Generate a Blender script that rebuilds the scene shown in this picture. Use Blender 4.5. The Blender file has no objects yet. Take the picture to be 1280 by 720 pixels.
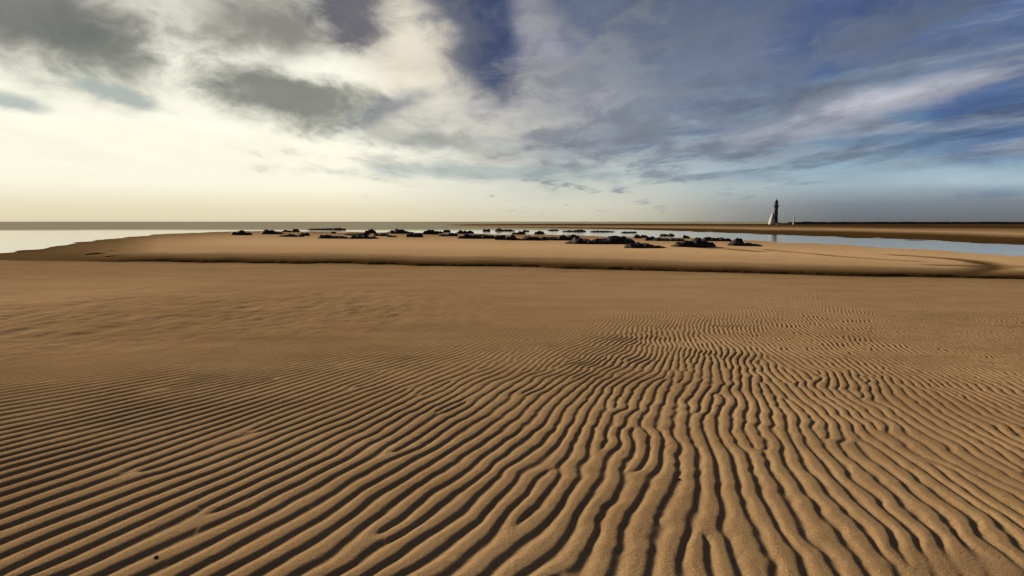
import bpy, bmesh, math, random
import numpy as np
from mathutils import Vector, noise as mnoise

# ------------------------------------------------------------------ camera, sky, sun, exposure
S = bpy.context.scene
C = S.collection
CAM_H, FPX, HOR = 1.5, 760.0, 277.0
PITCH = math.atan((360 - HOR) / FPX)
cam_d = bpy.data.cameras.new('camera')
cam = bpy.data.objects.new('camera', cam_d); C.objects.link(cam)
cam.location = (0, 0, CAM_H)
cam.rotation_euler = (math.radians(90) - PITCH, 0, 0)
cam_d.sensor_width = 36; cam_d.lens = FPX / 1280 * 36
cam_d.clip_start = 0.1; cam_d.clip_end = 60000
S.camera = cam
S.view_settings.view_transform = 'Standard'; S.view_settings.look = 'None'
S.view_settings.gamma = 1; S.view_settings.use_curve_mapping = False
EXPO = 1.15
S.view_settings.exposure = EXPO
SUN_AZ, SUN_EL = -47.0, 17.0          # azimuth from +Y (negative = left), elevation

def srgb(c):
    return tuple(((v / 255) / 12.92 if v / 255 <= .04045 else ((v / 255 + .055) / 1.055) ** 2.4) for v in c)

def ray(px, py):
    r = (px - 640) / FPX; d = (py - 360) / FPX
    cp, sp = math.cos(PITCH), math.sin(PITCH)
    return np.array([r, cp - d * sp, -sp - d * cp])

def gp(px, py, z=0.0):
    v = ray(px, py); k = (z - CAM_H) / v[2]
    return v[0] * k, v[1] * k

def azel(px, py):
    v = ray(px, py)
    return math.degrees(math.atan2(v[0], v[1])), math.degrees(math.atan2(v[2], math.hypot(v[0], v[1])))

class N:
    """tiny node-tree writer"""
    def __init__(s, nt): s.nt = nt
    def new(s, t, **kw):
        n = s.nt.nodes.new(t)
        for k, v in kw.items(): setattr(n, k, v)
        return n
    def lk(s, a, b): s.nt.links.new(a, b)
    def put(s, sock, v):
        if isinstance(v, bpy.types.NodeSocket): s.lk(v, sock)
        elif v is not None: sock.default_value = v
    def m(s, op, a, b=None, c=None, clamp=False):
        n = s.new('ShaderNodeMath', operation=op, use_clamp=clamp)
        s.put(n.inputs[0], a); s.put(n.inputs[1], b); s.put(n.inputs[2], c)
        return n.outputs[0]
    def mr(s, v, a, b, c=0., d=1., mode='SMOOTHSTEP'):
        n = s.new('ShaderNodeMapRange', interpolation_type=mode)
        s.put(n.inputs['Value'], v)
        for i, q in zip((1, 2, 3, 4), (a, b, c, d)): s.put(n.inputs[i], q)
        return n.outputs[0]
    def mix(s, f, a, b, blend='MIX'):
        n = s.new('ShaderNodeMix', data_type='RGBA', blend_type=blend)
        s.put(n.inputs[0], f)
        for i, q in ((6, a), (7, b)):
            if isinstance(q, tuple): q = (*q[:3], 1)
            s.put(n.inputs[i], q)
        return n.outputs[2]
    def noise(s, vec, scale, detail=4, rough=.55, dist=0.):
        n = s.new('ShaderNodeTexNoise'); s.put(n.inputs['Vector'], vec)
        n.inputs['Scale'].default_value = scale; n.inputs['Detail'].default_value = detail
        n.inputs['Roughness'].default_value = rough; n.inputs['Distortion'].default_value = dist
        return n
    def ramp(s, f, stops):
        n = s.new('ShaderNodeValToRGB'); s.put(n.inputs[0], f)
        e = n.color_ramp.elements
        while len(e) < len(stops): e.new(.5)
        for el, (p, c) in zip(e, stops): el.position = p; el.color = (*c, 1)
        return n.outputs[0]

def build_world():
    w = bpy.data.worlds.new('World'); S.world = w; w.use_nodes = True
    nt = w.node_tree; nt.nodes.clear(); n = N(nt)
    tc = n.new('ShaderNodeTexCoord')
    sep = n.new('ShaderNodeSeparateXYZ'); n.lk(tc.outputs['Generated'], sep.inputs[0])
    x, y, z = sep.outputs
    az0 = n.m('MULTIPLY', n.m('ARCTAN2', x, y), 180 / math.pi)
    el0 = n.m('MULTIPLY', n.m('ARCSINE', z), 180 / math.pi)
    # cloud deck coordinates: direction projected on a high plane, streaks running towards the bright quarter
    zz = n.m('ADD', n.m('MAXIMUM', z, 0.0), 0.07)
    cx = n.m('DIVIDE', x, zz); cy = n.m('DIVIDE', y, zz)
    cmb = n.new('ShaderNodeCombineXYZ'); n.put(cmb.inputs[0], cx); n.put(cmb.inputs[1], cy)
    mp = n.new('ShaderNodeMapping'); n.lk(cmb.outputs[0], mp.inputs[0])
    mp.inputs['Rotation'].default_value = (0, 0, math.radians(-52))
    mp.inputs['Scale'].default_value = (1.0, .5, 1)
    deck = mp.outputs[0]
    nb = n.noise(deck, .55, 7, .58, .35)
    nf = n.noise(deck, 1.9, 6, .6, .2)
    # warped angles for the large masses
    cmb2 = n.new('ShaderNodeCombineXYZ'); n.put(cmb2.inputs[0], az0); n.put(cmb2.inputs[1], n.m('MULTIPLY', el0, 1.6))
    wn = n.noise(cmb2.outputs[0], .085, 5, .55)
    ws = n.new('ShaderNodeSeparateColor'); n.lk(wn.outputs['Color'], ws.inputs[0])
    az = n.m('ADD', az0, n.m('MULTIPLY', n.m('SUBTRACT', ws.outputs[0], .5), 6.5))
    wig = n.m('MULTIPLY', n.m('SUBTRACT', ws.outputs[1], .5), 3.6)
    low = n.mr(el0, 1.0, 9.0)
    el = n.m('ADD', el0, n.m('MULTIPLY', wig, low))
    # clear-sky colour from the warm to the blue quarter, by elevation
    f = n.m('MULTIPLY', el0, 1 / 40.)
    cl = n.ramp(f, [(0, srgb((224, 211, 178))), (.03, srgb((234, 224, 193))), (.075, srgb((252, 247, 224))),
                    (.2, srgb((254, 252, 232))), (.3, srgb((250, 248, 230))), (.42, srgb((222, 220, 205))), (.6, srgb((150, 155, 165))), (1, srgb((95, 105, 130)))])
    cc = n.ramp(f, [(0, srgb((205, 198, 172))), (.04, srgb((214, 212, 195))), (.1, srgb((198, 204, 196))),
                    (.17, srgb((165, 175, 178))), (.25, srgb((150, 158, 168))), (.5, srgb((98, 108, 135))), (1, srgb((70, 85, 120)))])
    cr = n.ramp(f, [(0, srgb((98, 104, 112))), (.035, srgb((112, 122, 136))), (.075, srgb((150, 172, 184))), (.11, srgb((136, 165, 185))),
                    (.16, srgb((92, 120, 148))), (.28, srgb((74, 100, 138))), (.5, srgb((46, 72, 120))), (1, srgb((35, 58, 100)))])
    a1 = n.mr(az, -17, 6); a2 = n.mr(az, 4, 30)
    base = n.mix(a2, n.mix(a1, cl, cc), cr)
    sky = n.new('ShaderNodeTexSky', sky_type='NISHITA'); sky.sun_disc = False
    sky.sun_elevation = math.radians(SUN_EL); sky.sun_rotation = math.radians(SUN_AZ)
    sky.air_density = 1; sky.dust_density = 1.5; sky.ozone_density = 2
    nish = n.new('ShaderNodeVectorMath', operation='SCALE'); n.lk(sky.outputs[0], nish.inputs[0]); nish.inputs['Scale'].default_value = .12 * 2 ** EXPO
    away = n.mr(n.m('ABSOLUTE', n.m('ADD', az0, -8.)), 50, 95)
    base = n.mix(n.m('MULTIPLY', n.mr(az, 5, 35), .08), base, nish.outputs[0])
    col = base
    rag = n.noise(cmb2.outputs[0], .30, 7, .6, .4).outputs[0]
    def blob(col, px, py, rx, ry, rot, c, s=1., soft=.55, tex=None, ta=.0):
        A, E = azel(px, py)
        k = 1 / (FPX * math.pi / 180) * (.86 if abs(px - 640) < 400 else .72)
        rx *= k; ry *= 1 / (FPX * math.pi / 180)
        da = n.m('SUBTRACT', az, A); de = n.m('SUBTRACT', el, E)
        co, si = math.cos(math.radians(rot)), math.sin(math.radians(rot))
        u = n.m('MULTIPLY_ADD', da, co / rx, n.m('MULTIPLY', de, si / rx))
        v = n.m('MULTIPLY_ADD', da, -si / ry, n.m('MULTIPLY', de, co / ry))
        d = n.m('SQRT', n.m('MULTIPLY_ADD', u, u, n.m('MULTIPLY', v, v)))
        if tex is not None: d = n.m('MULTIPLY_ADD', n.m('SUBTRACT', tex, .5), ta, d)
        d = n.m('MULTIPLY_ADD', n.m('SUBTRACT', rag, .5), 1.6, d)
        mk = n.mr(d, 1 + soft, 1 - soft, 0, s)
        return n.mix(mk, col, srgb(c))
    nbf, nff = nb.outputs[0], nf.outputs[0]
    # broad blue gaps first
    col = blob(col, 592, 15, 66, 108, 22, (46, 62, 104), 1, .65, nbf, .6)
    col = blob(col, 1060, 20, 120, 60, 10, (36, 62, 114), .85, .6, nbf, 1.2)
    col = blob(col, 1270, 70, 110, 90, 0, (48, 80, 138), .75, .6, nbf, 1.0)
    col = blob(col, 720, 95, 90, 90, 0, (92, 104, 132), .7, .6, nbf, 1.0)
    # cloud deck texture
    deckm = n.m('MULTIPLY', n.mr(nbf, .42, .66), n.mr(az0, -8, 12))
    deckm = n.m('MULTIPLY', deckm, n.mr(el0, 3, 8))
    col = n.mix(n.m('MULTIPLY', deckm, .6), col, srgb((132, 143, 157)))
    dk = n.m('MULTIPLY', n.mr(nff, .56, .34), n.m('MULTIPLY', n.mr(az0, -12, 8), n.mr(el0, 3, 7)))
    col = n.mix(n.m('MULTIPLY', dk, .45), col, srgb((64, 80, 108)))
    # thin level bars of cloud low over the horizon
    cmb3 = n.new('ShaderNodeCombineXYZ'); n.put(cmb3.inputs[0], n.m('MULTIPLY', az0, .055)); n.put(cmb3.inputs[1], n.m('MULTIPLY_ADD', az0, -.03, n.m('MULTIPLY', el0, .55)))
    bar = n.noise(cmb3.outputs[0], 1.0, 6, .62, .4).outputs[0]
    lowz = n.m('MULTIPLY', n.mr(el0, 2.5, 5.5), n.mr(el0, 20, 9))
    side = n.mr(az0, -16, 2)
    col = n.mix(n.m('MULTIPLY', n.mr(bar, .50, .64), n.m('MULTIPLY', lowz, n.m('MULTIPLY', side, .7))), col, n.mix(n.mr(az0, -5, 20), srgb((205, 202, 190)), srgb((150, 156, 170))))
    col = n.mix(n.m('MULTIPLY', n.mr(bar, .48, .36), n.m('MULTIPLY', lowz, n.m('MULTIPLY', side, .6))), col, n.mix(n.mr(az0, -5, 20), srgb((120, 130, 145)), srgb((70, 92, 130))))
    # pale masses
    col = blob(col, 672, 55, 34, 85, 10, (166, 163, 166), .65, .7, nbf, 1.3)
    col = blob(col, 520, 60, 75, 80, 0, (228, 220, 200), .85, .7, nbf, .8)
    col = blob(col, 640, 165, 130, 36, 10, (188, 186, 178), .6, .7, nff, 1.6)
    col = blob(col, 1090, 130, 125, 13, 9, (192, 193, 202), .9, .8, nff, 1.9)
    col = blob(col, 1000, 160, 170, 12, 8, (150, 150, 160), .6, .7, nff, 1.8)
    col = blob(col, 850, 50, 190, 60, 6, (98, 108, 130), .75, .7, nff, 1.4)
    col = blob(col, 1240, 222, 120, 9, -4, (176, 200, 212), .6, .7, nff, 1.)
    col = blob(col, 575, 150, 130, 38, 12, (214, 210, 200), .75, .5, nff, 5.5)
    col = blob(col, 740, 120, 90, 60, 12, (164, 164, 166), .6, .5, nff, 5.5)
    col = blob(col, 900, 110, 200, 70, 8, (116, 128, 148), .55, .5, nff, 5.5)
    col = blob(col, 586, 15, 54, 104, 22, (54, 68, 102), .8, .6, nbf, .6)
    # grey undersides on the bright side
    col = blob(col, 45, 8, 160, 36, -8, (98, 97, 100), .84, .7, nbf, 1.1)
    col = blob(col, 125, 60, 110, 36, -10, (112, 115, 110), .84, .75, nbf, 1.1)
    col = blob(col, 335, 32, 80, 30, 0, (116, 114, 110), .84, .75, nbf, 1.1)
    col = blob(col, 445, 14, 48, 34, 0, (84, 84, 98), .9, .6, nbf, .8)
    col = blob(col, 365, 126, 112, 27, -7, (120, 123, 117), .92, .55, nbf, .9)
    col = blob(col, 150, 121, 45, 8, -22, (172, 182, 176), .9, .7, nff, .8)
    col = blob(col, 15, 119, 45, 9, -12, (176, 186, 182), .9, .7, nff, .8)
    col = blob(col, 520, 178, 110, 10, -4, (150, 156, 152), .7, .7, nff, 1.2)
    col = blob(col, 600, 215, 160, 8, 0, (168, 180, 180), .7, .8, nff, 1.2)
    col = blob(col, 480, 135, 60, 12, 22, (132, 138, 146), .7, .7, nff, 1.)
    col = blob(col, 520, 150, 60, 14, 24, (226, 222, 208), .6, .7, nff, 1.)
    # fine streaking everywhere above the horizon
    st = n.m('MULTIPLY', n.m('SUBTRACT', nff, .5), n.mr(el0, 2, 8, 0, 1.2))
    hs = n.new('ShaderNodeVectorMath', operation='SCALE'); n.lk(col, hs.inputs[0]); n.put(hs.inputs['Scale'], n.m('ADD', 1., n.m('MULTIPLY', st, n.mr(az0, -30, 5, .25, 1))))
    # behind the photographer the deck is dull blue grey
    rest = n.mix(n.mr(el0, 0, 50), srgb((120, 128, 140)), srgb((52, 64, 92)))
    col = n.mix(n.mr(el0, 32, 62), n.mix(away, hs.outputs[0], rest), srgb((60, 70, 96)))
    bg = n.new('ShaderNodeBackground'); n.lk(col, bg.inputs[0]); bg.inputs[1].default_value = 2 ** -EXPO
    out = n.new('ShaderNodeOutputWorld'); n.lk(bg.outputs[0], out.inputs[0])
build_world()

sun_d = bpy.data.lights.new('sun', 'SUN'); sun_d.energy = 3.35; sun_d.angle = math.radians(9); sun_d.color = (1, .88, .69)
sun = bpy.data.objects.new('sun', sun_d); C.objects.link(sun)
_a, _e = math.radians(SUN_AZ), math.radians(SUN_EL)
sv = Vector((math.sin(_a) * math.cos(_e), math.cos(_a) * math.cos(_e), math.sin(_e)))
sun.rotation_euler = sv.to_track_quat('Z', 'Y').to_euler()
sun.location = sv * 50

# ------------------------------------------------------------------ helpers
def tag(o, label=None, cat=None, group=None, kind=None):
    for k, v in (('label', label), ('category', cat), ('group', group), ('kind', kind)):
        if v: o[k] = v
    return o

def empty(name, loc, rz=0):
    o = bpy.data.objects.new(name, None); C.objects.link(o)
    o.location = loc; o.rotation_euler = (0, 0, rz); o.empty_display_size = .3
    return o

def obj(name, bm, mat, parent=None, smooth=True):
    me = bpy.data.meshes.new(name); bm.normal_update(); bm.to_mesh(me); bm.free()
    if smooth: me.polygons.foreach_set('use_smooth', [True] * len(me.polygons))
    me.materials.append(mat)
    o = bpy.data.objects.new(name, me); C.objects.link(o)
    if parent: o.parent = parent
    return o

def material(name):
    m = bpy.data.materials.new(name); m.use_nodes = True
    m.node_tree.nodes.clear(); n = N(m.node_tree)
    b = n.new('ShaderNodeBsdfPrincipled'); o = n.new('ShaderNodeOutputMaterial')
    n.lk(b.outputs[0], o.inputs[0])
    return m, n, b, o

def vnoise(x, y, seed=0):
    """smooth value noise, vectorised"""
    xi = np.floor(x).astype(np.int64); yi = np.floor(y).astype(np.int64)
    fx = x - xi; fy = y - yi
    fx = fx * fx * fx * (fx * (fx * 6 - 15) + 10); fy = fy * fy * fy * (fy * (fy * 6 - 15) + 10)
    def h(a, b):
        v = (a * 374761393 + b * 668265263 + seed * 982451653) & 0xffffffff
        v = ((v ^ (v >> 13)) * 1274126177) & 0xffffffff
        return ((v ^ (v >> 16)) & 0xffff) / 65535.0 - .5
    a = h(xi, yi) * (1 - fx) + h(xi + 1, yi) * fx
    b = h(xi, yi + 1) * (1 - fx) + h(xi + 1, yi + 1) * fx
    return a * (1 - fy) + b * fy

# ------------------------------------------------------------------ terrain, large form
ZW = -0.25
PX = np.array([-500, 0, 50, 100, 150, 200, 300, 400, 550, 700, 850, 960, 1100, 1280, 1800], float)
#  name: list of py, z, wet per column (wet also carries painted shade on the bar slope)
def row(v): return np.array(v, float) if hasattr(v, '__len__') else np.full(len(PX), float(v))
ROWS = [
 ('A', [323.5, 325, 325.5, 326, 327, 328, 329, 330, 332.5, 336, 339.5, 342.5, 346, 349, 353], 0, .35),
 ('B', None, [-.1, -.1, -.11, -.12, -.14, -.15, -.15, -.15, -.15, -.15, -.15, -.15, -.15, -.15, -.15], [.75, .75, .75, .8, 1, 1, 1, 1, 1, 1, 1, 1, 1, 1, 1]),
 ('B2', None, [-.12, -.12, -.12, -.11, -.03] + [.025] * 10, [.7, .7, .72, .8, .98] + [1.] * 10),  # full wet from here up to C paints the shade of the near-facing slope
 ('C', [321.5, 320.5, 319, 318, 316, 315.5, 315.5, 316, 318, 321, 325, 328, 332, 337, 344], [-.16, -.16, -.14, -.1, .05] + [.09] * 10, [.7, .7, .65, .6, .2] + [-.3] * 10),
 ('D', [319.5, 318, 314.5, 310, 307, 304, 303, 304, 306, 309, 312, 315, 320, 327, 337], [-.2, -.2, -.19, -.12, -.08, 0, .02, .02, .01, .0, .0, .0, .0, 0, 0], [.7, .7, .65, .5, .3, -.3] + [-.6] * 9),
 ('E', [317, 316, 311.5, 302.5, 297.5, 292.5, 289, 289.3, 291.5, 293.8, 297, 302, 309, 319.5, 333], ZW, [.8, .8, .8, .7, .6, .4, .3, .3, .2, .2, .1, -.2, -.4, -.5, -.5]),
 ('F', None, -.55, .9),
 ('G0', None, [-.9] * 8 + [-.7] + [-.5] * 6, .9),
 ('G', [284] * 8 + [284.2, 285, 289, 293.5, 299, 307, 318], [-.9] * 8 + [-.5] + [ZW] * 6, .95),
 ('H', [283] * 8 + [283.5, 284.2, 286, 288.5, 291.5, 298, 306], [-.9] * 8 + [-.4] + [-.12] * 6, .85),
 ('I', [282.5] * 8 + [282.9, 283.5, 284.3, 285.7, 288, 293, 298], [-.9] * 8 + [-.3] + [.05] * 6, -.3),
 ('J', [281.5] * 8 + [281.8, 282.3, 282.8, 283.3, 284, 285, 287], [-.9] * 8 + [-.3] + [.08, .1, .12, .12, .12, .12], [.2] * 10 + [.3, .6, .9, .9, .9]),
 ('K', [280.5] * 8 + [280.7, 281, 281, 281.2, 281.5, 281.8, 282], [-.9] * 8 + [-.3] + [.08, .1, .15, .15, .15, .15], 1.),
 ('L', [278.6] * 15, [-.9] * 9 + [-.9, -.9, -.9, .2, .2, .2], .8),
]
TPX = (PX - 640) / FPX / math.cos(PITCH)
def tables():
    out = []; prev = None
    for name, py, z, wet in ROWS:
        z = row(z); wet = row(wet)
        if py is not None:
            pts = [gp(p, q, zz if name not in ('G','H','I','J','K','L') else max(zz, ZW)) for p, q, zz in zip(PX, py, z)]
            T = np.array([a / b for a, b in pts]); Y = np.array([b for a, b in pts])
        else:
            Tp, Yp = out[-1][0], out[-1][1]
            T = Tp
            if name == 'B': Y = Yp * 1.03
            if name == 'B2': Y = Yp * 1.02
            if name == 'F': Y = Yp * 1.25
            if name == 'G0':
                gy = np.array([gp(p, q, ZW)[1] for p, q in zip(PX, [284] * 8 + [284.2, 285, 289, 293.5, 299, 307, 318])])
                Y = np.maximum(gy * .85, Yp * 1.02)
        out.append((T, Y, z, wet))
    return out
TAB = tables()
def seg_pts(pts, z=0):
    return np.array([gp(a, b, z) for a, b in pts])
# curved hollows left by draining water on the right of the bar, their shadow lines painted by the wet term (px py in the photo -> ground)
HOLLOWS = [(seg_pts([(962, 311), (1000, 315), (1050, 320), (1100, 324), (1150, 328)], 0), .35, .045, .35),
           (seg_pts([(1125, 318), (1180, 321.5), (1220, 326), (1243, 332), (1240, 338), (1215, 343)], 0), .45, .05, .8),
           (seg_pts([(1175, 334), (1230, 334.5), (1300, 336)], 0), .4, .03, .5),
           (seg_pts([(880, 309), (915, 310.5), (950, 314)], 0), .5, .03, .4)]  # a rock's cast shadow, put in as a shallow dark trough
def dist_poly(x, y, P):
    best = np.full(x.shape, 1e9)
    for (ax, ay), (bx, by) in zip(P[:-1], P[1:]):
        dx, dy = bx - ax, by - ay
        k = np.clip(((x - ax) * dx + (y - ay) * dy) / (dx * dx + dy * dy), 0, 1)
        # ground seen at grazing angle: hollows are wide along the view, narrow across
        best = np.minimum(best, np.hypot((x - ax - k * dx), (y - ay - k * dy)))
    return best

DAMP = [(*gp(430, 418), 3.2, 1.6, .05), (*gp(250, 400), 3.0, 2.2, .06), (*gp(20, 370), 3.5, 4., -.22), (*gp(900, 372), 5., 3., -.10), (*gp(600, 350), 9., 3., -.05)]
def terrain(t, Y):
    """t, Y arrays of the same shape -> z, wet (damp sand plus painted shade)"""
    n = len(TAB)
    sh = t.shape
    tf = t.ravel(); Yf = Y.ravel().copy()
    wob = (vnoise(tf * 9 + 3, np.log(Yf) * 1.5, 5) * .035 + vnoise(tf * 26, np.log(Yf) * 5, 6) * .018 + vnoise(tf * 110, np.log(Yf) * 9, 8) * .005)
    wob *= np.clip((Yf - 15) / 6, 0, 1)
    Yf = Yf * (1 + wob)
    ys = np.stack([np.interp(tf, T, Yv) for T, Yv, z, w in TAB])
    zs = np.stack([np.interp(tf, T, z) for T, Yv, z, w in TAB])
    wsx = np.stack([np.interp(tf, T, w) for T, Yv, z, w in TAB])
    for i in range(1, n): ys[i] = np.maximum(ys[i], ys[i - 1] * 1.003)
    z = np.where(Yf <= ys[0], 0., zs[-1]); wet = np.where(Yf <= ys[0], 0., wsx[-1])
    ramp = np.clip((Yf - ys[0] * .9) / (ys[0] * .1), 0, 1)
    wet = np.where(Yf <= ys[0], ramp ** 2 * wsx[0], wet)
    for i in range(n - 1):
        mk = (Yf > ys[i]) & (Yf <= ys[i + 1])
        k = np.clip((Yf - ys[i]) / (ys[i + 1] - ys[i]), 0, 1)
        ks = k * k * (3 - 2 * k)
        if i >= 4: ks = .6 * k + .4 * ks
        z = np.where(mk, zs[i] + (zs[i + 1] - zs[i]) * ks, z)
        wet = np.where(mk, wsx[i] + (wsx[i + 1] - wsx[i]) * k, wet)
    x = tf * Y.ravel(); yy = Y.ravel()
    for P, wd, dep, wv in HOLLOWS:
        d = dist_poly(x, yy, P)
        g = np.exp(-(d / wd) ** 2)
        z = z - g * dep; wet = wet + g * np.maximum(wv - wet, 0)
    for (qx, qy, rx, ry, wv) in DAMP:
        d = ((x - qx) / rx) ** 2 + ((yy - qy) / ry) ** 2
        wet = wet + wv * np.exp(-d)
    # soft undulation
    amp = np.interp(yy, [2, 8, 14, 30, 80, 400], [.004, .010, .012, .03, .05, .12])
    z = z + amp * (vnoise(x * .35, yy * .35, 1) + .5 * vnoise(x * .9 + 7, yy * .9, 2))
    return z.reshape(sh), wet.reshape(sh)

def ground_at(px, py):
    z = 0.
    for _ in range(14):
        x, y = gp(px, py, z)
        zn = float(terrain(np.array([x / y]), np.array([y]))[0][0])
        z = .5 * z + .5 * zn
    x, y = gp(px, py, z)
    return x, y, z

# ------------------------------------------------------------------ sand ripples: relaxed oriented wave field with real forks
def rbf(ctrl, X, Yg, p=2.5):
    num = np.zeros(X.shape); den = np.zeros(X.shape)
    for px, py, v in ctrl:
        gx, gy = gp(px, py)
        w = 1 / (((X - gx) ** 2 + (1.0 * (Yg - gy)) ** 2) + .15) ** (p / 2)
        num += w * v; den += w
    return num / den
ORI = [(0, 650, 22), (80, 590, 28), (237, 649, 27), (100, 498, 41), (0, 480, 45), (444, 487, 26), (500, 559, 28), (555, 681, 31),
       (695, 514, 27), (851, 459, 17), (851, 653, 18), (973, 598, 23), (1029, 598, 16), (1140, 598, 14), (1137, 634, 13),
       (1241, 619, 3), (1195, 514, 8), (1197, 458, -3), (1078, 434, 12), (930, 463, 19), (300, 450, 43), (700, 430, 30), (850, 400, 20), (-200, 560, 40), (1500, 560, -5)]
LAM = [(0, 650, .19), (100, 500, .175), (400, 600, .175), (444, 470, .145), (700, 650, .17), (900, 650, .15), (1200, 650, .145),
       (850, 485, .125), (850, 430, .09), (850, 395, .075), (1200, 500, .115), (1200, 450, .09), (1200, 415, .075), (700, 440, .1),
       (300, 455, .13), (0, 470, .14), (1100, 560, .14), (600, 520, .15)]
BND = np.array([(-400, 458), (0, 446), (120, 440), (250, 430), (400, 420), (500, 412), (600, 402), (700, 393), (780, 380), (850, 370),
                (1000, 359), (1150, 362), (1280, 370), (1700, 385)], float)
X0, X1, Y0, Y1, CE = -12.2, 12.6, 1.2, 14.6, .0145
def ripple_field():
    nx = int((X1 - X0) / CE); ny = int((Y1 - Y0) / CE)
    TS, HP = 64, 32
    tx = int(math.ceil(nx / HP)) - 1; ty = int(math.ceil(ny / HP)) - 1
    NX, NY = (tx + 1) * HP, (ty + 1) * HP
    rng = np.random.default_rng(11)
    u = rng.standard_normal((NY, NX)).astype(np.float32)
    cxs = X0 + (np.arange(tx) * HP + TS / 2) * CE; cys = Y0 + (np.arange(ty) * HP + TS / 2) * CE
    CX, CY = np.meshgrid(cxs, cys)
    ang = np.radians(rbf(ORI, CX, CY)) + (.20 * vnoise(CX * .9, CY * .9, 31) * 2 + .35 * vnoise(CX * 2.1, CY * 2.1, 35)) * np.clip((CX + 3.0) / 4, .15, 1)
    rough0 = np.clip((CX + 1.2) / 3, 0, 1)
    lam = rbf(LAM, CX, CY) * np.interp(CY, [2.5, 4, 6, 9], [.84, .75, .66, .62]) * (1 + (.28 + .10 * rough0) * vnoise(CX * 1.5, CY * 1.5, 33))
    rough = np.clip((CX + 1.2) / 3, 0, 1) * .8 + .2
    lam = np.maximum(lam, .055)
    k0 = CE / lam
    kx, ky = k0 * np.cos(ang), -k0 * np.sin(ang)          # wave vector, perpendicular to the ridge (azimuth ang from +Y)
    fx = np.fft.fftfreq(TS).astype(np.float32); FX, FY = np.meshgrid(fx, fx)
    kx = kx.ravel()[:, None, None]; ky = ky.ravel()[:, None, None]; kk = k0.ravel()[:, None, None]; ro = rough.ravel()[:, None, None]
    par = (FX * kx + FY * ky) / kk; per = (-FX * ky + FY * kx) / kk
    G = np.exp(-.5 * ((par - kk) / (.20 * kk)) ** 2 - .5 * (per / ((.11 + .17 * ro) * kk)) ** 2).astype(np.float32)
    win = np.hanning(TS + 1)[:TS].astype(np.float32); W = win[:, None] * win[None]
    sl = [(j * HP, i * HP) for j in range(ty) for i in range(tx)]
    a = None
    for it in range(15):
        T = np.stack([u[j:j + TS, i:i + TS] for j, i in sl]) * W
        F = np.fft.ifft2(np.fft.fft2(T) * G)
        a = np.zeros((NY, NX), np.complex64)
        for (j, i), q in zip(sl, F): a[j:j + TS, i:i + TS] += q
        m = np.abs(a); a = a / (m + .25 * m.mean())
        u = a.real.astype(np.float32)
    return a
def sample(a, X, Yg):
    """bicubic sample of the complex field"""
    gx = np.clip((X - X0) / CE, 2, a.shape[1] - 4); gy = np.clip((Yg - Y0) / CE, 2, a.shape[0] - 4)
    ix = gx.astype(int); iy = gy.astype(int); fx = gx - ix; fy = gy - iy
    def w(f): return (-.5 * f + f * f - .5 * f ** 3, 1 - 2.5 * f * f + 1.5 * f ** 3, .5 * f + 2 * f * f - 1.5 * f ** 3, -.5 * f * f + .5 * f ** 3)
    wx, wy = w(fx), w(fy); out = np.zeros(X.shape, complex)
    for j in range(4):
        r = np.zeros(X.shape, complex)
        for i in range(4): r += wx[i] * a[iy + j - 1, ix + i - 1]
        out += wy[j] * r
    return out

def ripple_height(x, y):
    lam = rbf(LAM, x, y)
    wx_ = .045 * vnoise(x * 5, y * 5, 61) + .018 * vnoise(x * 13, y * 13, 62)
    wy_ = .10 * vnoise(x * 4, y * 4, 63)
    wk = np.clip((x + 2.5) / 3.5, .15, 1) * np.clip(lam / .14, .4, 1)
    a = sample(RF, x + wx_ * wk, y + wy_ * wk)
    ph = np.angle(a); am = np.clip(np.abs(a) * 1.6, 0, 1)
    ps = ph + .16 * (1 - np.cos(ph))
    h = 1 - ((1 - np.cos(ps)) / 2) ** 2.1
    lam = rbf(LAM, x, y) * np.interp(y, [2.5, 4, 6, 9], [.84, .75, .66, .62])
    bx = []; by = []
    for p, q in BND:
        g = gp(p, q); bx.append(g[0] / g[1]); by.append(g[1])
    yb = np.interp(x / y, bx, by) * (1 + .05 * vnoise(x * 1.1, y * 1.1, 41) + .05 * vnoise(x * 4, y * 4, 42))
    tr = np.interp(x / y, [-.3, .15, .5], [.22, .28, .38])
    mk = np.clip((yb - y) / (tr * yb), 0, 1) ** .8
    mk *= np.clip((x - X0 - .3) / 1.5, 0, 1) * np.clip((X1 - .3 - x) / 1.5, 0, 1)
    # worn, flattened patch at the near right corner
    cx_, cy_ = gp(1190, 706)
    mk *= 1 - .85 * np.exp(-(((x - cx_) / .30) ** 2 + ((y - cy_) / .13) ** 2) ** 1.5)
    var = 1 + (.25 + .35 * np.clip((x + 1) / 3, 0, 1)) * vnoise(x * 1.7, y * 1.7, 43)
    H = .100 * lam * var * (1 + np.interp(y, [4, 9], [0, .5]) * np.clip((x / y - .1) / .2, 0, 1) - np.interp(y, [3.5, 7.5], [0, .38]) * np.clip((.2 - x / y) / .15, 0, 1))
    h = (h - .6) * am * mk * H
    # second, finer set where the ripples die away, and lumps
    h += (.0022 * vnoise(x * 7, y * 7, 44) + .0011 * vnoise(x * 17, y * 17, 45)) * (.3 + .7 * mk)
    # dimpled sand past the ripples (left)
    dm = np.clip((y - yb) / 2.0 + .4, 0, 1) * np.clip((15.5 - y) / 5, 0, 1) * np.clip((.05 - x / y) / .3, .15, 1)
    h += dm * (.034 * np.minimum(vnoise(x * 2.8, y * 1.7, 46), .05) + .018 * vnoise(x * 6, y * 5, 47) + .004 * vnoise(x * 13, y * 12, 48))
    # faint fine ripples right of centre past the boundary
    return h

RF = ripple_field()

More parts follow.
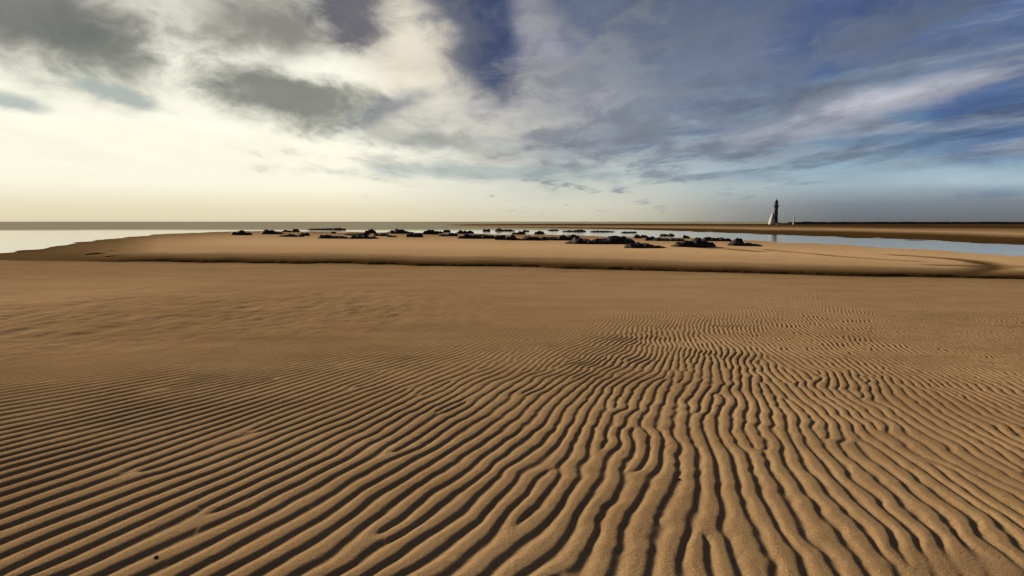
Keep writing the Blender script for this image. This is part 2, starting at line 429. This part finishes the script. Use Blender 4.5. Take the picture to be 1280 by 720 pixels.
def build_sand():
    ts = np.concatenate([np.linspace(-1.9, -1.0, 60)[:-1], np.linspace(-1.0, 1.0, 1250), np.linspace(1.0, 1.9, 60)[1:]])
    L = np.concatenate([np.arange(math.log(1.5), math.log(14.2), .0023), np.arange(math.log(14.2), math.log(75), .0055),
                        np.arange(math.log(75), math.log(420), .011), np.arange(math.log(420), math.log(9000), .08)])
    ys = np.exp(L)
    T, Yg = np.meshgrid(ts, ys)
    z = np.zeros(T.shape); wet = np.zeros(T.shape)
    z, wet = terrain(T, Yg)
    near = ys < 15.6
    xn = (T[near] * Yg[near]); yn = Yg[near]
    z[near] += ripple_height(xn, yn) 
    co = np.stack([T * Yg, Yg, z], -1).reshape(-1, 3).astype(np.float32)
    R, K = T.shape
    idx = np.arange(R * K).reshape(R, K)
    f = np.stack([idx[:-1, :-1], idx[:-1, 1:], idx[1:, 1:], idx[1:, :-1]], -1).reshape(-1, 4)
    me = bpy.data.meshes.new('beach_sand')
    me.vertices.add(len(co)); me.vertices.foreach_set('co', co.ravel())
    me.loops.add(f.size); me.loops.foreach_set('vertex_index', f.ravel().astype(np.int32))
    me.polygons.add(len(f)); me.polygons.foreach_set('loop_start', np.arange(0, f.size, 4, dtype=np.int32))
    me.update(calc_edges=True)
    me.polygons.foreach_set('use_smooth', np.ones(len(f), bool))
    at = me.attributes.new('wet', 'FLOAT', 'POINT'); at.data.foreach_set('value', np.clip(wet, 0, 1.2).ravel().astype(np.float32))  # damp sand, plus shade painted on the bar slope and hollows
    at = me.attributes.new('pale', 'FLOAT', 'POINT'); at.data.foreach_set('value', np.clip(-wet / .55, 0, 1).ravel().astype(np.float32))
    o = bpy.data.objects.new('beach_sand', me); C.objects.link(o)
    me.materials.append(sand_material())
    tag(o, 'rippled brown beach sand running out to wet sandbars', None, None, 'structure')

def sand_material():
    m, n, b, o = material('sand')
    geo = n.new('ShaderNodeNewGeometry'); pos = geo.outputs['Position']
    wet = n.new('ShaderNodeAttribute', attribute_name='wet').outputs['Fac']
    n1 = n.noise(pos, .7, 5, .6).outputs[0]; n2 = n.noise(pos, 5, 4, .6).outputs[0]; n3 = n.noise(pos, 150, 4, .75).outputs[0]
    n4 = n.noise(pos, 38, 4, .65).outputs[0]
    dry = n.mix(n.mr(n1, .3, .7), (.280, .173, .080), (.335, .211, .102))
    dry = n.mix(n.m('MULTIPLY', n.mr(n2, .35, .7), .35), dry, (.28, .165, .075))
    dry = n.mix(n.m('MULTIPLY', n.mr(n4, .4, .7), .25), dry, (.25, .148, .066))
    dry = n.mix(n.m('MULTIPLY', n.mr(n3, .50, .68), .55), dry, (.14, .078, .036))
    dry = n.mix(n.m('MULTIPLY', n.mr(n3, .48, .34), .45), dry, (.58, .41, .24))
    mp2 = n.new('ShaderNodeMapping'); n.lk(pos, mp2.inputs[0]); mp2.inputs['Scale'].default_value = (.35, 1.3, 1); mp2.inputs['Rotation'].default_value = (0, 0, .12)
    s2 = n.noise(mp2.outputs[0], .9, 6, .65).outputs[0]
    dry = n.mix(n.mr(s2, .46, .68, 0, .34), dry, (.19, .112, .052))
    dry = n.mix(n.mr(s2, .46, .30, 0, .25), dry, (.46, .32, .17))
    dry = n.mix(n.new('ShaderNodeAttribute', attribute_name='pale').outputs['Fac'], dry, n.mix(.85, dry, (.60, .385, .20)))
    wet_shade = n.mix(n.mr(n2, .3, .7), (.050, .027, .008), (.085, .046, .015))  # dark tone for wet sand and for the painted shade alike
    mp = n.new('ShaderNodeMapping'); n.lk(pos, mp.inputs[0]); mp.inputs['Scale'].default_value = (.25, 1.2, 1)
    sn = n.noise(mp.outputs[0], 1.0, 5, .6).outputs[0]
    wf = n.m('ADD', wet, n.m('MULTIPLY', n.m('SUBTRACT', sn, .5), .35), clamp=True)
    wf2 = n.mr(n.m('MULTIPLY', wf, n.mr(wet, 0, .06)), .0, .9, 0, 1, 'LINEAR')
    n.lk(n.mix(wf2, dry, wet_shade), b.inputs['Base Color'])
    n.put(b.inputs['Roughness'], n.mr(wf2, 0, 1, 1., .8, 'LINEAR'))
    b.inputs['Specular IOR Level'].default_value = 0
    ad = n.m('ADD', n.m('MULTIPLY', n3, .0045), n.m('MULTIPLY', n4, .006))
    bp = n.new('ShaderNodeBump'); bp.inputs['Strength'].default_value = .8; bp.inputs['Distance'].default_value = 1
    n.lk(ad, bp.inputs['Height']); n.lk(bp.outputs[0], b.inputs['Normal'])
    return m
build_sand()

def build_sea():
    m, n, b, o = material('sea_water')
    geo = n.new('ShaderNodeNewGeometry'); pos = geo.outputs['Position']
    sp = n.new('ShaderNodeSeparateXYZ'); n.lk(pos, sp.inputs[0])
    mp = n.new('ShaderNodeMapping'); n.lk(pos, mp.inputs[0]); mp.inputs['Scale'].default_value = (.5, 1, 1)
    nb = n.noise(mp.outputs[0], 1.6, 3, .5).outputs[0]
    big = n.noise(mp.outputs[0], .03, 3, .5).outputs[0]
    far = n.mr(n.m('ADD', sp.outputs[1], n.m('MULTIPLY', n.m('SUBTRACT', big, .5), 60)), 112, 145)
    b.inputs['Base Color'].default_value = (.30, .27, .20, 1)
    b.inputs['IOR'].default_value = 1.33; b.inputs['Roughness'].default_value = .07
    bp = n.new('ShaderNodeBump'); bp.inputs['Distance'].default_value = .016; bp.inputs['Strength'].default_value = 1
    n.lk(nb, bp.inputs['Height']); n.lk(bp.outputs[0], b.inputs['Normal'])
    d = n.new('ShaderNodeBsdfPrincipled'); d.inputs['Roughness'].default_value = .45
    d.inputs['Specular IOR Level'].default_value = 0
    n.lk(n.mix(n.mr(big, .35, .65), (.23, .205, .13), (.31, .28, .185)), d.inputs['Base Color'])
    mx = n.new('ShaderNodeMixShader'); n.put(mx.inputs[0], n.m('MULTIPLY', far, .9)); n.lk(b.outputs[0], mx.inputs[1]); n.lk(d.outputs[0], mx.inputs[2])
    n.lk(mx.outputs[0], o.inputs[0])
    bm = bmesh.new()
    v = [bm.verts.new(p) for p in ((-14000, 23.5, ZW), (14000, 23.5, ZW), (14000, 22000, ZW), (-14000, 22000, ZW))]
    bm.faces.new(v)
    ob = obj('sea', bm, m, None, False); tag(ob, 'still tidal water and grey green sea beyond the sandbar', None, None, 'structure')
build_sea()

# ------------------------------------------------------------------ rocks
def rock_material():
    m, n, b, o = material('wet_weedy_rock')
    tc = n.new('ShaderNodeTexCoord').outputs['Object']
    oi = n.new('ShaderNodeObjectInfo').outputs['Random']
    a = n.noise(tc, 3.5, 5, .6).outputs[0]; c = n.noise(tc, 14, 4, .65).outputs[0]
    base = n.mix(n.mr(a, .4, .62), (.024, .015, .010), (.045, .030, .017))
    green = n.mix(oi, (.012, .020, .010), (.05, .022, .014))
    col = n.mix(n.mr(c, .45, .65, 0, .7), base, green)
    n.lk(col, b.inputs['Base Color']); b.inputs['Roughness'].default_value = .7; b.inputs['Specular IOR Level'].default_value = .06
    bp = n.new('ShaderNodeBump'); bp.inputs['Distance'].default_value = .06; n.lk(c, bp.inputs['Height']); n.lk(bp.outputs[0], b.inputs['Normal'])
    return m
ROCK = rock_material()
RG = 'dark weed covered rocks scattered along the sandbar'

def make_rock(px0, px1, pb, ph, bumps, label, seed, group=RG, mat=None, name='rock', hs_=.88):
    """bumps: (position 0..1, height 0..1, width 0..1) lumps that make the outline"""
    cxp = (px0 + px1) / 2
    x, y, z = ground_at(cxp, pb)
    z = max(z, ZW - .02)
    k = y / FPX / math.cos(PITCH) 
    W = (px1 - px0) * k * 1.3; H = ph * k * hs_
    rnd = random.Random(seed)
    D = min(max(W * .55, H * 1.3), 2.6)
    y += D * .35
    bm = bmesh.new()
    nu = max(20, min(90, int((px1 - px0) * 2.2))); nv = 16
    grid = {}
    off = Vector((seed * 3.1, seed * 1.7, seed * .9))
    for j in range(nv + 1):
        v = j / nv * 2 - 1
        for i in range(nu + 1):
            u = i / nu * 2 - 1
            # footprint outline
            lim = math.sqrt(max(0., 1 - abs(u) ** 2.6))
            X = u * W / 2; Yv = v * lim * D / 2
            prof = 0
            for bp_, bh, bw in bumps:
                du = ((u + 1) / 2 - bp_) / bw
                sk = .25 * math.sin(seed + bp_ * 20)
                prof = max(prof, bh * max(0, 1 - abs(du) ** 2.6 ) ** .42 * (1 - .35 * (v - sk) ** 2))
            edge = max(0., (1 - abs(v) ** 3)) ** .6 * max(0., 1 - abs(u) ** 8) ** .5
            hh = max(prof, .22) * edge * H
            q = Vector((X * 1.9 / max(H, .15) * .5, Yv * 1.9 / max(H, .15) * .5, 0)) + off
            nz = mnoise.fractal(q * 1.1, 1., 2.1, 5)
            rg = 1 - abs(mnoise.noise(q * 2.3)) * 1.3
            hh *= (.82 + .45 * nz + .22 * (rg - .6))
            jx = mnoise.noise(q * 1.7 + Vector((9, 0, 0))) * .16 * H
            jy = mnoise.noise(q * 1.3 + Vector((0, 9, 0))) * .35 * H
            grid[i, j] = bm.verts.new((X + jx, Yv + jy, max(hh, 0) - .03 - (.12 if edge < .05 else 0)))
    for j in range(nv):
        for i in range(nu):
            vs = [grid[i, j], grid[i + 1, j], grid[i + 1, j + 1], grid[i, j + 1]]
            bm.faces.new(vs)
    # close the bottom
    rim = [grid[i, 0] for i in range(nu + 1)] + [grid[nu, j] for j in range(1, nv + 1)] + [grid[i, nv] for i in range(nu - 1, -1, -1)] + [grid[0, j] for j in range(nv - 1, 0, -1)]
    try: bm.faces.new(list(reversed(rim)))
    except Exception: pass
    bmesh.ops.remove_doubles(bm, verts=bm.verts, dist=.0005)
    o = obj(name, bm, mat or ROCK, None, True)
    o.location = (x, y, z)
    tag(o, label, 'rock', group)
    return o

RK = [  # px0, px1, base py, height px, bumps, label
 (290, 310, 294, 8, [(.12, .8, .16), (.48, 1, .2), (.88, .62, .2), (.5, .5, .5)], 'three-humped dark rock standing alone at the left end of the rocks'),
 (327, 349, 292.8, 7.5, [(.35, 1, .3), (.75, .62, .3), (.1, .4, .2)], 'rounded hump of rock next right of the isolated leftmost rock'),
 (353, 363, 290, 3.2, [(.5, 1, .5)], 'small low rock at the water edge, left of a pair behind a long flat rock'),
 (364, 373, 290, 4.2, [(.5, 1, .5)], 'slightly taller small rock, right of a pair behind a long flat rock'),
 (348, 374, 296, 4, [(.2, .7, .25), (.5, 1, .3), (.85, .9, .25)], 'long flat dark rock, first of the front row from the left'),
 (374, 385, 295, 6, [(.6, 1, .5), (.2, .6, .3)], 'short upright rock at the right end of the long flat rock'),
 (386, 415, 288.6, 3, [(.3, .9, .4), (.75, 1, .4)], 'thin dark ridge of rock farthest back in the water at the left'),
 (416, 430, 289, 3.6, [(.4, 1, .5), (.8, .8, .3)], 'short ridge rock in the water at the right end of the thin far ridge'),
 (414, 419.5, 292, 3.8, [(.5, 1, .6)], 'tiny knob of rock standing just behind the reddish peaked rock'),
 (399, 430, 298, 6, [(.25, 1, .25), (.6, .7, .4), (.9, .45, .2)], 'reddish dark rock peaked at its left end, on sand in the front row'),
 (430, 457, 294.3, 3.6, [(.3, .8, .4), (.75, 1, .35)], 'low flat rock bridging the gap behind two reddish front rocks'),
 (436, 467, 298.6, 6, [(.4, 1, .35), (.75, .65, .3), (.12, .35, .2)], 'reddish lens-shaped rock with thin pointed ends in the front row'),
 (456, 468, 292, 6.2, [(.5, 1, .5)], 'squarish dark rock in the water behind the lens-shaped rock'),
 (468, 485, 295, 4, [(.4, 1, .5), (.85, .6, .3)], 'low wedge of rock just right of the lens-shaped rock'),
 (484, 513, 292, 6, [(.4, 1, .3), (.75, .6, .4), (.1, .5, .2)], 'long ridge with a small central peak at the water edge'),
 (483, 495, 296.5, 2.6, [(.5, 1, .5)], 'little flat slab lying on sand in front of the peaked ridge'),
 (509, 526, 296.6, 8, [(.2, .9, .25), (.65, .95, .4)], 'stout block of rock right of the peaked ridge'),
 (529, 546, 293, 7, [(.4, 1, .45), (.85, .7, .25)], 'flat-topped rock in the middle left, bare sand in front of it'),
 (544, 553, 291.6, 3.6, [(.5, 1, .5)], 'small low rock touching the right end of the flat-topped rock'),
 (554, 562, 291, 4, [(.5, 1, .55)], 'small knob in the water just right of the flat-topped rock'),
 (549, 569, 295.4, 5, [(.3, .8, .3), (.7, 1, .35)], 'low double-humped rock in front of a small knob'),
 (572, 590, 292, 5, [(.3, 1, .35), (.8, .8, .3)], 'rough back rock standing behind the left end of the long dark bank'),
 (572, 583, 298.2, 4.2, [(.5, 1, .5)], 'small greenish rock at the front left corner of the long dark bank'),
 (580, 621, 298.5, 7.5, [(.15, 1, .2), (.45, .85, .3), (.75, .75, .3), (.95, .6, .15)], 'long dark bank of rock with an uneven top in the middle'),
 (604, 612, 291, 4, [(.5, 1, .5)], 'small dark knob behind the long dark bank'),
 (621, 641, 291, 4, [(.2, 1, .25), (.6, .7, .35), (.9, .5, .2)], 'low back rock above a gap with shining water, middle of the rocks'),
 (620, 631, 300, 8, [(.4, .9, .45), (.8, .8, .3)], 'narrow upright rock just right of the long dark bank'),
 (633, 645, 300.4, 7.4, [(.5, 1, .55)], 'round dark green boulder in the middle of the rocks'),
 (641, 655, 293, 5, [(.3, .8, .4), (.75, 1, .35)], 'brown back rock behind the round dark green boulder'),
 (645, 678, 300.6, 6.8, [(.55, 1, .3), (.2, .5, .3), (.9, .5, .2)], 'green-topped low rock sloping down at both ends'),
 (654, 661, 291.5, 3, [(.5, 1, .5)], 'tiny back rock in the water behind the green-topped rock'),
 (669, 681, 293, 5, [(.4, 1, .45)], 'dark blunt back rock between the green-topped rock and the bumpy block'),
 (677, 713, 300.4, 8, [(.2, .8, .25), (.45, .7, .3), (.68, 1, .14), (.88, .85, .2)], 'long bumpy block of rock with a small knob on top'),
 (686, 698, 290.4, 2.2, [(.5, 1, .5)], 'thin sliver of rock far back behind the bumpy block'),
 (706, 730, 292, 3.4, [(.3, .7, .35), (.75, 1, .3)], 'long thin back rock behind the left end of the largest rock'),
 (709, 723, 299, 8, [(.5, 1, .5)], 'tall brownish rock between the bumpy block and the largest rock'),
 (717, 788, 305.3, 12, [(.24, .92, .14), (.12, .4, .12), (.45, .7, .25), (.75, 1, .2), (.93, .75, .1)], 'largest and longest dark rock, double-humped, nearest the sand'),
 (741, 767, 292.2, 2.4, [(.4, 1, .45), (.8, .7, .3)], 'thin dark line of rock in the water behind the largest rock'),
 (779, 795, 293.4, 2.6, [(.3, .8, .4), (.8, 1, .3)], 'thin low back rock just beyond the right end of the largest rock'),
 (794, 801, 298, 6, [(.5, 1, .6)], 'small upright stone right of the largest rock'),
 (801, 811, 297.4, 4.4, [(.5, 1, .5)], 'small tilted rock behind the wedge-shaped front rock'),
 (808, 821, 301, 6.5, [(.4, 1, .45), (.85, .6, .3)], 'greenish back rock above the slope of the wedge-shaped rock'),
 (788, 829, 310.2, 9.5, [(.22, 1, .2), (.45, .75, .3), (.75, .4, .3)], 'wedge-shaped black rock high at the left, tapering to the right, lowest on the sand'),
 (827, 842, 296, 4.2, [(.3, 1, .3), (.8, .95, .25)], 'pair of small joined knobs at the water, above a flat rock'),
 (821, 854, 301.6, 5.2, [(.2, .9, .3), (.6, .9, .4), (.9, .8, .2)], 'long flat rock right of the greenish back rock'),
 (855, 862.5, 298, 5.4, [(.5, 1, .55)], 'small round knob behind the left shoulder of the craggy mound'),
 (848, 892, 309, 13.5, [(.32, .8, .25), (.57, 1, .12), (.75, .7, .25), (.1, .3, .15), (.5, .72, .35)], 'big craggy black mound with a jagged top, second rock group from the right'),
 (883, 913, 301.5, 7, [(.2, 1, .2), (.55, .75, .3), (.85, .6, .2)], 'low notched rock behind the craggy mound, tapering to the right'),
 (917, 951, 307.5, 10, [(.28, 1, .2), (.12, .5, .14), (.62, .5, .25), (.85, .3, .2)], 'rightmost rock, square block with a long tail towards the lighthouse reflection'),
]
for q, (a, b_, c_, d_, bu, lab) in enumerate(RK):
    make_rock(a, b_, c_, d_, bu, lab, q + 3)
MUD, _n, _b, _o = material('muddy_rock')
_b.inputs['Specular IOR Level'].default_value = 0; _b.inputs['Roughness'].default_value = 1
_n.lk(_n.mix(_n.mr(_n.noise(_n.new('ShaderNodeTexCoord').outputs['Object'], 6, 4).outputs[0], .4, .6), (.05, .028, .012), (.09, .052, .024)), _b.inputs['Base Color'])
mud = [(107, 128, 318, 4.2, [(.3, .8, .3), (.7, 1, .3)], 'low dark brown rock in wet mud at the left end of the gully'),
       (131, 152, 320.6, 3.4, [(.3, .8, .4), (.8, 1, .3)], 'reddish brown flat rock at the foot of the sandbar, left end'),
       (134, 147, 313.2, 2., [(.5, 1, .5)], 'thin brown sliver of rock above the reddish flat rock')]
for q, (a, b_, c_, d_, bu, lab) in enumerate(mud):
    make_rock(a, b_, c_, d_, bu, lab, q + 90, 'brown rocks in the mud at the left end of the bar', MUD, 'rock', .6)

# pebbles on the rippled foreground
def pebble(px, py, r, label, seed):
    t = gp(px, py)
    zz = float(terrain(np.array([t[0] / t[1]]), np.array([t[1]]))[0][0] + ripple_height(np.array([t[0]]), np.array([t[1]]))[0])
    x, y = gp(px, py, zz)
    bm = bmesh.new(); bmesh.ops.create_icosphere(bm, subdivisions=3, radius=r)
    for v in bm.verts:
        k = 1 + .35 * mnoise.noise(v.co * (1.2 / r) + Vector((seed, 0, 0)))
        v.co = Vector((v.co.x * k * 1.25, v.co.y * k, v.co.z * k * .75))
    o = obj('pebble', bm, ROCK); o.location = (x, y, zz + r * .35); o.rotation_euler = (0, 0, seed)
    tag(o, label, 'pebble', 'small dark pebbles on the rippled sand')
pebble(195, 697, .008, 'small dark pebble on a ripple crest near the bottom left', 1.3)
pebble(849, 600, .008, 'tiny dark pebble on a ripple crest right of centre', 4.1)

# ------------------------------------------------------------------ lighthouse
def flat_mat(name, c, rough=.8, var=.25, scale=2.):
    m, n, b, o = material(name)
    tc = n.new('ShaderNodeTexCoord').outputs['Object']
    a = n.noise(tc, scale, 5, .65).outputs[0]
    n.lk(n.mix(n.mr(a, .3, .7), c, tuple(v * (1 - var) for v in c)), b.inputs['Base Color'])
    b.inputs['Roughness'].default_value = rough
    return m
WHITE = flat_mat('white_render', (.55, .50, .43), .8, .25)
DARKS = flat_mat('dark_shaded_stone', (.028, .026, .018), .85, .4)  # dark tone also carries the shaded side of the tower
DMET = flat_mat('dark_green_metal', (.03, .045, .04), .5, .3)
GLASS = flat_mat('lantern_glass', (.06, .09, .09), .1, .2)
STONE = flat_mat('pale_stone', (.42, .34, .27), .85, .35)

def lathe(bm, prof, seg=28, ox=0, oy=0):
    rings = []
    for r, z in prof:
        rings.append([bm.verts.new((ox + r * math.cos(2 * math.pi * i / seg), oy + r * math.sin(2 * math.pi * i / seg), z)) for i in range(seg)])
    for a, b in zip(rings[:-1], rings[1:]):
        for i in range(seg): bm.faces.new((a[i], a[(i + 1) % seg], b[(i + 1) % seg], b[i]))
    bm.faces.new(list(reversed(rings[0]))); bm.faces.new(rings[-1])
def box(bm, c, s):
    r = bmesh.ops.create_cube(bm, size=1)
    for v in r['verts']: v.co = Vector((v.co.x * s[0] + c[0], v.co.y * s[1] + c[1], v.co.z * s[2] + c[2]))

LY = 300.0
def world_x(px, Y): return (px - 640) / FPX / math.cos(PITCH) * Y * 1.0
lx = world_x(965.5, LY) ; lz = float(terrain(np.array([lx / LY]), np.array([LY]))[0][0])
U = LY / FPX                          # metres per photo pixel at the lighthouse
t = empty('lighthouse', (lx, LY, lz))
tag(t, 'slim dark lighthouse with gallery and lantern rising from a white flared base', 'lighthouse')
bm = bmesh.new(); lathe(bm, [(2.0, -.3), (1.95, .6), (1.75, 1.7), (1.4, 2.9), (1.0, 4.1), (.6, 5.1), (.4, 5.7)], 28, -1.0, .8); obj('flared_base', bm, WHITE, t)
bm = bmesh.new(); lathe(bm, [(1.2, -.3), (1.12, .5), (.98, 3), (.9, 6.5), (.84, 8.2)], 28); obj('tower', bm, DARKS, t)
bm = bmesh.new(); lathe(bm, [(.84, 8.2), (1.0, 8.5), (1.35, 8.75), (1.35, 9.0), (.9, 9.05)], 28); obj('gallery', bm, DMET, t)
rl = bmesh.new()
for i in range(15):
    a = 2 * math.pi * i / 16; box(rl, (1.27 * math.cos(a), 1.27 * math.sin(a), 9.35), (.05, .05, .74))
for zz in (9.4, 9.72):
    for i in range(32):
        a = 2 * math.pi * (i + .5) / 32
        r_ = bmesh.ops.create_cube(rl, size=1)
        for v in r_['verts']:
            p = Vector((v.co.x * .05, v.co.y * .26, v.co.z * .05)); ca, sa = math.cos(a), math.sin(a)
            v.co = Vector((1.27 * ca + p.x * ca - p.y * sa, 1.27 * sa + p.x * sa + p.y * ca, zz + p.z))
obj('railing', rl, DMET, t, False)
bm = bmesh.new(); lathe(bm, [(.85, 9.05), (.85, 9.6), (.78, 9.62)], 16); obj('lantern_wall', bm, DMET, t)
bm = bmesh.new(); lathe(bm, [(.74, 9.62), (.74, 10.9)], 12); lp = obj('lantern_pane', bm, GLASS, t, False)
bm = bmesh.new()
for i in range(12):
    a = 2 * math.pi * i / 12; box(bm, (.77 * math.cos(a), .77 * math.sin(a), 10.25), (.08, .08, 1.3))
obj('glazing_bar', bm, DMET, lp, False)
bm = bmesh.new(); lathe(bm, [(.92, 10.9), (.88, 11.1), (.62, 11.6), (.25, 11.95), (.12, 12.1), (.12, 12.35), (.05, 12.9)], 20); obj('dome', bm, DMET, t)
bm = bmesh.new(); box(bm, (0, -1.22, 1.05), (.9, .16, 2.1)); dr = obj('door', bm, DMET, t, False)
bm = bmesh.new(); box(bm, (.3, -1.325, 1.05), (.07, .05, .2)); obj('handle', bm, WHITE, dr, False)
for zz in (4.2, 6.6):
    bm = bmesh.new(); box(bm, (0, -.97, zz), (.4, .12, .8)); obj('window', bm, GLASS, t, False)
bm = bmesh.new()
for i in range(4): box(bm, (.9, -1.9 + .22 * i, .12 + .22 * i), (3.1 - .4 * i, 1.6 - .3 * i, .24))
obj('entrance_steps', bm, STONE, t, False)

# pale beacon beside the lighthouse
BY = 305.0; bx_ = world_x(988, BY)
bz = float(terrain(np.array([bx_ / BY]), np.array([BY]))[0][0])
t = empty('beacon', (bx_, BY, bz)); tag(t, 'small pale tapering beacon post standing right of the lighthouse', 'beacon')
bm = bmesh.new(); lathe(bm, [(.55, -.2), (.5, .3), (.3, 1.6), (.2, 3.1)], 16); obj('post', bm, WHITE, t)
bm = bmesh.new(); lathe(bm, [(.2, 3.1), (.3, 3.2), (.3, 3.7), (.05, 4.3)], 12); obj('topmark', bm, WHITE, t)

# low breakwater running right from the lighthouse
def breakwater():
    bm = bmesh.new(); pts = []
    for i in range(420):
        k = i / 419
        X = world_x(972, 308) + k * 330; Yc = 308 + k * 70
        pts.append((X, Yc))
    prev = None
    for i, (X, Yc) in enumerate(pts):
        h = 1.35 + .22 * mnoise.noise(Vector((X * .3, 0, 1))) + .28 * mnoise.noise(Vector((X * .07, 3, 1)))
        h *= min(1, .45 + i / 12)
        ringp = [(-3.2, -.4), (-2.2, .45), (-1.1, h * .8), (-.5, h), (.6, h * .96), (1.8, .6), (3, -.4)]
        cur = []
        for (dy, zz) in ringp:
            q = Vector((X * 1.1, dy * 1.1, zz))
            cur.append(bm.verts.new((X + .3 * mnoise.noise(q), Yc + dy + .35 * mnoise.noise(q + Vector((5, 5, 5))), zz + .22 * mnoise.noise(q + Vector((9, 1, 5))))))
        if prev:
            for a in range(len(ringp) - 1): bm.faces.new((prev[a], cur[a], cur[a + 1], prev[a + 1]))
        else:
            bm.faces.new(cur)
        prev = cur
    bm.faces.new(list(reversed(prev)))
    m = flat_mat('breakwater_stone', (.045, .03, .02), .9, .5, .7)
    o = obj('breakwater', bm, m, None, False)
    tag(o, 'long low dark stone breakwater along the horizon right of the lighthouse', 'breakwater')
breakwater()
